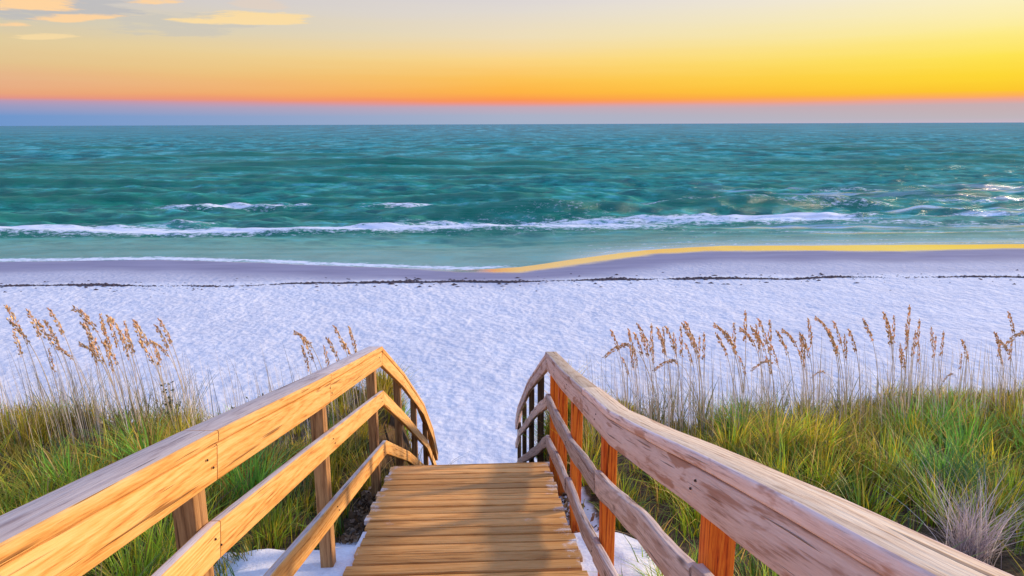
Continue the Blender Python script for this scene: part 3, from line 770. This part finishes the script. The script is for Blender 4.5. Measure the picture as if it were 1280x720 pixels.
_q = ray(1212, 700); _q = _q*3.75/_q[1]; BUSH = (_q[0], _q[1])
def grass_side(sgn, label):
    n = 165000
    if sgn < 0: x = CX-(.85+rng.random(n)**1.0*9.2)
    else: x = CX+(.9+rng.random(n)**1.0*9.4)
    y = .2+rng.random(n)*12.0
    lat = np.abs(x-CX)
    # keep what could be seen from near the photograph's position
    keep = (lat < 1.6+.98*np.maximum(y, 0)+.9)
    gm = grass_mask(x, y)
    keep &= gm > rng.random(n)*.9+.05
    # tussocks
    cs = .42
    gx = np.floor(x/cs); gy = np.floor(y/cs)
    h1 = _perm[(gx.astype(int)*7+3) & 255, (gy.astype(int)*13+5) & 255]; h2 = _perm[(gx.astype(int)*5+91) & 255, (gy.astype(int)*3+47) & 255]
    h3 = _perm[(gx.astype(int)*11+31) & 255, (gy.astype(int)*17+7) & 255]
    tcx = (gx+.2+.6*h1)*cs; tcy = (gy+.2+.6*h2)*cs
    pull = rng.uniform(.15, .8, n)
    x2 = x+(tcx-x)*pull; y2 = y+(tcy-y)*pull
    dens = fbm(x2*.9, y2*.9, 3, 77)
    keep &= dens > rng.random(n)*.34+.20
    near = np.hypot(x, y) < 4.5
    keep &= near | (rng.random(n) < .8)
    x, y, x2, y2, h3, tcx, tcy, pull, dens = [a[keep] for a in (x, y, x2, y2, h3, tcx, tcy, pull, dens)]
    n = len(x)
    z = ground_z(x2, y2)-.01
    out = np.arctan2(y-tcy, x-tcx)
    wind = math.pi*.93
    laz = out*1.0+rng.normal(0, .7, n)
    lean = np.abs(rng.normal(.45, .3, n))+.1*h3
    lean = np.clip(lean, .03, 1.4)
    H = rng.uniform(.20, .52, n)*(.65+.6*h3)*(.75+.5*fbm(x2*.6, y2*.6, 2, 99))
    lat = np.abs(x2-CX)
    H *= np.where((lat < 1.6) & (y2 < 6), .72, 1)*np.where((lat < 1.5) & (y2 > 6.8), np.where(y2 > 9.2, 1.15, .75), 1.0)*np.where((lat >= 1.5) & (lat < 2.8) & (y2 > 6.3), .45, 1.0)*1.12*(1-.35*sstep(3.2, 1.4, y2)*(lat < 3))
    H *= 1-.35*sstep(7.4, 8.6, y2)*(lat > 2)
    W = rng.uniform(.005, .012, n)*(.8+.07*np.hypot(x2, y2))
    # colours by tussock
    bx_, by_ = BUSH
    keep = ~((np.hypot(x2-bx_, y2-by_) < .34) | ((np.abs(x2-bx_*y2/by_) < .38) & (y2 < by_) & (y2 > by_-1.1)))
    x, y, x2, y2, h3, z, laz, lean, H, W, lat = [a[keep] for a in (x, y, x2, y2, h3, z, laz, lean, H, W, lat)]; n = len(x)
    t = fbm(x2*.8, y2*.8, 3, 55)*.6+.4*h3
    olive = np.array([.47, .38, .025]); green = np.array([.25, .37, .022]); deep = np.array([.085, .19, .022]); dry = np.array([.58, .36, .09]); blue = np.array([.15, .34, .035])
    far = sstep(3.5, 7.5, y2)
    pf = far*.95+(.28 if sgn > 0 else .50)
    r = rng.random(n)
    c = np.where((r < pf*.62)[:, None], olive, np.where((t > .50)[:, None], green, deep))
    c = np.where(((h3 > .92))[:, None], blue, c)
    r2 = rng.random(n)
    c = np.where((r2 < .06+.14*far)[:, None], dry, c)
    dead = rng.random(n) < .05
    c = np.where(dead[:, None], np.array([.12, .06, .03]), c)
    c = c*rng.uniform(.45, 1.6, (n, 1))*(.5+1.0*h3[:, None])
    col = np.concatenate([c, np.ones((n, 1))], 1)
    o = blades('dune_grass', np.stack([x2, y2, z], 1), H, lean, laz, W, col, M['leaf'])
    tag(o, label, 'grass', kind='stuff')
    print('grass', n)
grass_side(-1, 'thick green and golden dune grass left of the boardwalk')
grass_side(1, 'thick green and olive dune grass right of the boardwalk')

# pale bare stems standing between the sea oats
def stems_side(xs, label):
    n = len(xs)
    x = np.array(xs)+rng.normal(0, .05, n); y = rng.uniform(6.8, 8.9, n)
    x = x*(y/8)
    z = ground_z(x, y)
    H = rng.uniform(.45, 1.15, n); lean = np.abs(rng.normal(.10, .09, n))
    laz = rng.normal(math.pi, .5, n)
    c = np.where(rng.random(n)[:, None] < .6, np.array([.78, .68, .60]), np.array([.42, .34, .24]))*rng.uniform(.6, 1.2, (n, 1))
    o = blades('dry_stems', np.stack([x, y, z], 1), H, lean, laz, rng.uniform(.006, .011, n), np.concatenate([c, np.ones((n, 1))], 1), M['straw'], 4, .2)
    tag(o, label, 'dry grass', kind='stuff')
xsl = list(rng.uniform(-6.6, -3.3, 620))+list(rng.uniform(-3.4, -1.5, 200))
xsr = list(rng.uniform(1.15, 8.2, 1250))
stems_side(xsl, 'pale thin bare stems among the sea oats on the left dune crest')
stems_side(xsr, 'pale thin bare stems among the sea oats on the right dune crest')

# ------------------------------------------------------------------ sea oats
def tube(path, r0, r1, k=4):
    Pp = np.array(path); n = len(Pp); V = []
    for i in range(n):
        r = r0+(r1-r0)*i/(n-1)
        for j in range(k):
            a = j/k*6.283; V.append(Pp[i]+np.array([math.cos(a)*r, math.sin(a)*r, 0]))
    F = []
    for i in range(n-1):
        for j in range(k): F.append((i*k+j, i*k+(j+1) % k, (i+1)*k+(j+1) % k, (i+1)*k+j))
    return np.array(V), np.array(F)

def oat_proto(seed, lean, droop):
    """unit plant, head tip about 1.35 m above the root"""
    rg = np.random.default_rng(seed)
    ht = 1.28; t = np.linspace(0, 1, 12)
    def pt(t):   # stem curve leaning to -x
        return np.array([-lean*ht*t**2, .05*math.sin(t*2+seed)*t, ht*(t-droop*max(0, t-.6)**2*2)])
    path = [pt(a) for a in t]
    e = empty('sea_oats'); tag(e, 'sea oats', 'sea oats')
    V, F = tube(path, .0045, .0028)
    c = np.tile([.70, .58, .44, 1], (len(V), 1))
    st = mesh_np('stem', V, [F], M['straw'], e, cattrs={'col': c})
    # panicle of flat drooping spikelets
    Vs = []; Fs = []; Cs = []; n = 0
    cnt = 58
    for i in range(cnt):
        a = .74+.27*(i/cnt); b = pt(min(a, 1.02))
        wd = .012*math.sin(math.pi*min(1, (i/cnt)*.8+.2))+.006
        ang = rg.uniform(0, 6.28); L = rg.uniform(.026, .043)
        o = b+np.array([math.cos(ang)*wd*rg.uniform(.3, 1)-.012, math.sin(ang)*wd*.8, rg.uniform(-.01, .015)])
        tg = pt(min(a, 1.0))-pt(min(a, 1.0)-.05); tg /= np.linalg.norm(tg)
        dr = tg*(1.1 if rg.random() < .7 else -.9)+rg.normal(0, .28, 3); dr /= np.linalg.norm(dr)
        sdv = np.cross(dr, [math.cos(ang+1.3), math.sin(ang+1.3), .2]); sdv /= np.linalg.norm(sdv)
        w = L*.24; nn = np.cross(dr, sdv)*w*.4
        q = [o, o+dr*L*.45+sdv*w, o+dr*L, o+dr*L*.45-sdv*w, o+dr*L*.45+nn]
        Vs += q; Fs += [(n, n+1, n+4), (n+1, n+2, n+4), (n+2, n+3, n+4), (n+3, n, n+4), (n, n+3, n+1), (n+1, n+3, n+2)]
        cc = np.array([.98, .62, .26]) if rg.random() < .6 else np.array([.86, .62, .38])
        cc = cc*rg.uniform(.6, 1.2); Cs += [[*cc, 1]]*5; n += 5
    mesh_np('seed_head', np.array(Vs), [np.array(Fs)], M['straw'], e, cattrs={'col': np.array(Cs)})
    # a few long leaves from the base
    nl = 7
    rt = np.stack([rg.normal(0, .02, nl), rg.normal(0, .02, nl), np.zeros(nl)], 1)
    cl = np.array([.20, .21, .06])*rg.uniform(.6, 1.3, (nl, 1))
    blades('leaves', rt, rg.uniform(.4, .75, nl), rg.uniform(.2, .7, nl), rg.uniform(0, 6.28, nl), np.full(nl, .010),
           np.concatenate([cl, np.ones((nl, 1))], 1), M['leaf'], 4, .3, e)
    return e
protos = [oat_proto(1, .10, .1), oat_proto(2, .16, .2), oat_proto(3, .24, .5), oat_proto(4, .03, 0.), oat_proto(5, .42, 1.2), oat_proto(6, .20, .3)]
P_TIP = []
for e, (ln, dr) in zip(protos, [(.10, .1), (.16, .2), (.24, .5), (.03, 0.), (.42, 1.2), (.20, .3)]):
    P_TIP.append((-ln*1.28*1.03, 1.28*(1.02-dr*.42**2*2)+.02))

L_HEADS = [(5, 380, 1), (16, 392, 5), (30, 385, 1), (44, 398, 5), (56, 398, 1), (63, 382, 1), (92, 386, 2), (100, 402, 5), (108, 398, 3), (125, 390, 3), (132, 393, 0), (142, 392, 1), (151, 408, 0), (160, 400, 1), (171, 396, 1), (104, 428, 2), (118, 424, 1)]
C_HEADS = [(370, 412, 2), (378, 420, 1), (404, 424, 5), (419, 405, 1), (438, 406, 0)]
R_HEADS = [(765, 409, 1), (787, 409, 0), (794, 413, 1), (799, 404, 5), (816, 402, 3), (823, 407, 1), (835, 406, 1), (842, 413, 0), (852, 405, 3), (863, 412, 1), (859, 429, 1), (882, 413, 3), (898, 409, 2),
           (909, 412, 5), (917, 400, 3), (926, 410, 2), (934, 386, 3), (947, 404, 0), (952, 399, 1), (964, 397, 3), (973, 412, 5), (966, 430, 1), (981, 413, 2), (996, 412, 5), (1004, 417, 0), (1013, 397, 0),
           (1025, 401, 2), (1037, 411, 5), (1046, 402, 1), (1056, 415, 0), (1064, 410, 1), (1081, 397, 5), (1103, 395, 1), (1107, 388, 1), (1119, 392, 3), (1126, 427, 0), (1135, 404, 0), (1140, 379, 3), (1152, 397, 3),
           (1166, 407, 0), (1172, 417, 3), (1182, 412, 3), (1205, 423, 1), (1204, 440, 3), (1264, 388, 1), (1277, 396, 5), (1250, 425, 2)]
LOW = [(757, 447, 4), (822, 467, 4), (937, 463, 4), (1012, 472, 4), (1170, 473, 4), (1240, 430, 4)]

_r2 = random.Random(5)
for _k in range(16): L_HEADS.append((_r2.uniform(0, 205), _r2.uniform(396, 436), _r2.choice([0, 1, 1, 2, 3, 5])))
for _k in range(3): C_HEADS.append((_r2.uniform(352, 440), _r2.uniform(418, 436), _r2.choice([0, 1, 5])))
for _k in range(7): LOW.append((_r2.uniform(770, 1275), _r2.uniform(430, 450), _r2.choice([0, 1, 2])))
for _k in range(20): R_HEADS.append((_r2.uniform(770, 1278), _r2.uniform(398, 436), _r2.choice([0, 1, 3, 3, 5])))
def place_oats(heads, where, side_word):
    heads = sorted(heads)
    words = ['first', 'second', 'third', 'fourth', 'fifth', 'sixth', 'seventh', 'eighth', 'ninth', 'tenth', 'eleventh', 'twelfth', 'thirteenth', 'fourteenth', 'fifteenth',
             'sixteenth', 'seventeenth', 'eighteenth', 'nineteenth', 'twentieth', 'twenty-first', 'twenty-second', 'twenty-third', 'twenty-fourth', 'twenty-fifth', 'twenty-sixth', 'twenty-seventh'] + ['twenty-eighth', 'twenty-ninth', 'thirtieth'] + ['thirty-'+w for w in ('first', 'second', 'third', 'fourth', 'fifth', 'sixth', 'seventh', 'eighth', 'ninth')] + ['fortieth'] + ['forty-'+w for w in ('first', 'second', 'third', 'fourth', 'fifth')]
    n = len(heads)
    for i, (px, py, v) in enumerate(heads):
        d = ray(px, py)
        Y = random.uniform(7.3, 8.4)
        tip = d*Y/d[1]; tip[2] += EYE
        tx, tz = P_TIP[v]
        for _ in range(3):
            gz = float(ground_z(tip[0], Y)); k = max(.3, (tip[2]-gz)/tz)
            rx = tip[0]-tx*k; gz = float(ground_z(rx, Y)); k = (tip[2]-gz)/tz
        src = protos[v]
        r = src.copy(); C.objects.link(r)
        r.location = (rx, Y, gz); r.scale = (k*1.0, random.choice((-1, 1))*k, k)
        r.rotation_euler = (0, 0, random.uniform(-.35, .35))
        tone = {0: 'short upright', 1: 'leaning golden', 2: 'drooping amber', 3: 'stiff upright', 4: 'bowed low', 5: 'bent tan'}[v]
        if i < (n+1)//2: pos = words[i]+' from the left' if i else 'leftmost'
        else:
            j = n-1-i; pos = words[j]+' from the right' if j else 'rightmost'
        r['label'] = f'{tone} sea oats head, {pos} {where}'
        r['category'] = 'sea oats'; r['group'] = f'sea oats {side_word}'
        for ch in src.children:
            c = ch.copy(); C.objects.link(c); c.parent = r
place_oats(L_HEADS, 'on the left dune crest', 'on the left dune crest')
place_oats(C_HEADS, 'just behind the left handrail', 'behind the left handrail')
place_oats(R_HEADS+LOW, 'on the right dune crest', 'on the right dune crest')
for e in protos:
    for ch in list(e.children): bpy.data.objects.remove(ch)
    bpy.data.objects.remove(e)

# ------------------------------------------------------------------ single plants
def clump(name, label, cat, loc, n, h, lean, w, cols, az=(0, 6.28), segs=6, droop=.4, spread=.05, part='blades', mat=None):
    e = empty(name, loc); tag(e, label, cat)
    rt = np.stack([rng.normal(0, spread, n), rng.normal(0, spread, n), np.zeros(n)], 1)
    c = np.array(cols)[rng.integers(0, len(cols), n)]*rng.uniform(.6, 1.3, (n, 1))
    blades(part, rt, rng.uniform(h[0], h[1], n), rng.uniform(lean[0], lean[1], n), rng.uniform(az[0], az[1], n),
           np.full(n, w)*rng.uniform(.7, 1.2, n), np.concatenate([c, np.ones((n, 1))], 1), mat or M['leaf'], segs, droop, e)
    return e
gz = lambda x, y: float(ground_z(x, y))
def at(px, py, Y):
    d = ray(px, py); q = d*Y/d[1]; return q
# dry grey bush bottom right
q = at(1212, 700, 3.75)
clump('dry_bush', 'dry grey twiggy bush in the grass below the far right of the handrail', 'bush', (q[0], q[1], gz(q[0], q[1])), 340, (.30, .66), (.2, 1.0), .006,
      [(.62, .50, .50), (.46, .36, .37), (.74, .63, .58)], segs=6, droop=.18, spread=.05, part='twigs', mat=M['straw'])
q = at(1195, 610, 4.9)
clump('green_grass_tuft', 'bright green feathery grass tuft above the dry grey bush', 'grass tuft', (q[0], q[1], gz(q[0], q[1])), 420, (.3, .62), (.2, 1.2), .007,
      [(.07, .22, .06), (.05, .17, .05), (.11, .24, .04)], segs=5, droop=.3, spread=.16)
# arching stems beside the left stair rail
q = at(533, 520, 9.0)
clump('arching_grass', 'dark arching grass stalks beside the left stair rail against white sand', 'grass', (q[0]+.02, q[1], gz(q[0], q[1])), 9, (.75, 1.15), (.5, 1.1), .010,
      [(.10, .12, .05), (.07, .08, .04)], az=(-.7, .7), segs=9, droop=.62, spread=.03, part='stalks')
# long yellow blades in the shade under the left rail
q = at(318, 715, 2.9)
clump('long_grass', 'long yellow green grass blades curving under the left middle rail', 'grass', (-1.72, 2.9, gz(-1.72, 2.9)), 16, (.45, .75), (.5, 1.1), .009,
      [(.26, .27, .05), (.16, .22, .04)], az=(-.3, 1.2), segs=8, droop=.42, spread=.07)
clump('long_grass', 'long green grass blades fanning at the bottom left below the handrail', 'grass', (-1.75, 1.95, gz(-1.75, 1.95)), 20, (.35, .6), (.4, 1.1), .009,
      [(.16, .24, .04), (.10, .19, .03)], az=(-.9, 1.4), segs=8, droop=.4, spread=.08)
# leafy weeds on the left crest
def weed(px, py, Y, h, label, n):
    q = at(px, py, Y); z0 = gz(q[0], q[1]); e = empty('dune_weed', (q[0], q[1], z0)); tag(e, label, 'weed', 'leafy weeds on the left dune crest')
    rg = np.random.default_rng(int(px))
    Vs, Fs, Cs, m = [], [], [], 0; SV, SF, sn = [], [], 0
    for i in range(n):
        a = rg.uniform(0, 6.28); ln = rg.uniform(.1, .5); H = h*rg.uniform(.6, 1.05)
        pth = [np.array([math.cos(a)*ln*H*t**1.4, math.sin(a)*ln*H*t**1.4, H*t]) for t in np.linspace(0, 1, 7)]
        V, F = tube(pth, .005, .002); SV.append(V); SF.append(F+sn); sn += len(V)
        for j in range(16):
            t = rg.uniform(.35, 1); b = np.array([np.interp(t, np.linspace(0, 1, 7), [p[k] for p in pth]) for k in range(3)])
            dr = rg.normal(0, 1, 3); dr[2] = abs(dr[2])*.6; dr /= np.linalg.norm(dr); s_ = np.cross(dr, rg.normal(0, 1, 3)); s_ /= np.linalg.norm(s_)
            L = rg.uniform(.03, .06); w = L*.25
            Vs += [b, b+dr*L*.5+s_*w, b+dr*L, b+dr*L*.5-s_*w]; Fs.append((m, m+1, m+2, m+3)); m += 4
            Cs += [[.09*rg.uniform(.6, 1.3), .11*rg.uniform(.6, 1.2), .05, 1]]*4
    mesh_np('stems', np.vstack(SV), [np.vstack(SF)], M['straw'], e, cattrs={'col': np.tile([.16, .12, .07, 1], (sn, 1))})
    mesh_np('leaves', np.array(Vs), [np.array(Fs)], M['leaf'], e, cattrs={'col': np.array(Cs)})
weed(207, 480, 7.6, .62, 'spindly leafy weed sticking up above the left grass, right of the golden sea oats', 7)
weed(310, 490, 7.9, .50, 'low dark leafy weed on the crest just left of the handrail', 12)
weed(350, 480, 8.0, .40, 'smallest dark weed on the crest, touching the left handrail outline', 8)

# dark leaf litter beside the deck
def litter():
    Vs, Fs, Cs, m = [], [], [], 0
    for i in range(900):
        if rng.random() < .8: x = CX-.70-abs(rng.normal(0, .14)); y = rng.uniform(4.55, 6.1)
        else: x = CX+.74+abs(rng.normal(0, .1)); y = rng.uniform(4.7, 6.2)
        z = gz(x, y)+.012+rng.random()*.05
        a = rng.normal(0, 1, 3); a /= np.linalg.norm(a); b = np.cross(a, rng.normal(0, 1, 3)); b /= np.linalg.norm(b)
        s = rng.uniform(.012, .035); p = np.array([x, y, z])
        Vs += [p-a*s, p+b*s*.6, p+a*s, p-b*s*.6]; Fs.append((m, m+1, m+2, m+3)); m += 4
        c = np.array([[.20, .11, .05], [.08, .045, .025], [.34, .22, .13]])[rng.integers(0, 3)]
        Cs += [[*c, 1]]*4
    o = mesh_np('leaf_litter', np.array(Vs), [np.array(Fs)], M['straw'], cattrs={'col': np.array(Cs)})
    tag(o, 'brown dead leaves and twigs along the edge of the deck', 'leaf litter', kind='stuff')
litter()

# ------------------------------------------------------------------ camera & render
cam = bpy.data.cameras.new('camera'); co = bpy.data.objects.new('camera', cam); C.objects.link(co)
cam.sensor_width = 36; cam.lens = 36*F_PX/1280; cam.clip_start = .05; cam.clip_end = 60000
mw = Matrix.Identity(4)
for i in range(3):
    mw[i][0] = Rv[i]; mw[i][1] = Uv[i]; mw[i][2] = -Fv[i]
mw[0][3], mw[1][3], mw[2][3] = 0, 0, EYE
co.matrix_world = mw
S.camera = co
S.view_settings.view_transform = 'Standard'; S.view_settings.look = 'None'
S.view_settings.exposure = 0.0; S.view_settings.gamma = 1; S.view_settings.use_curve_mapping = False
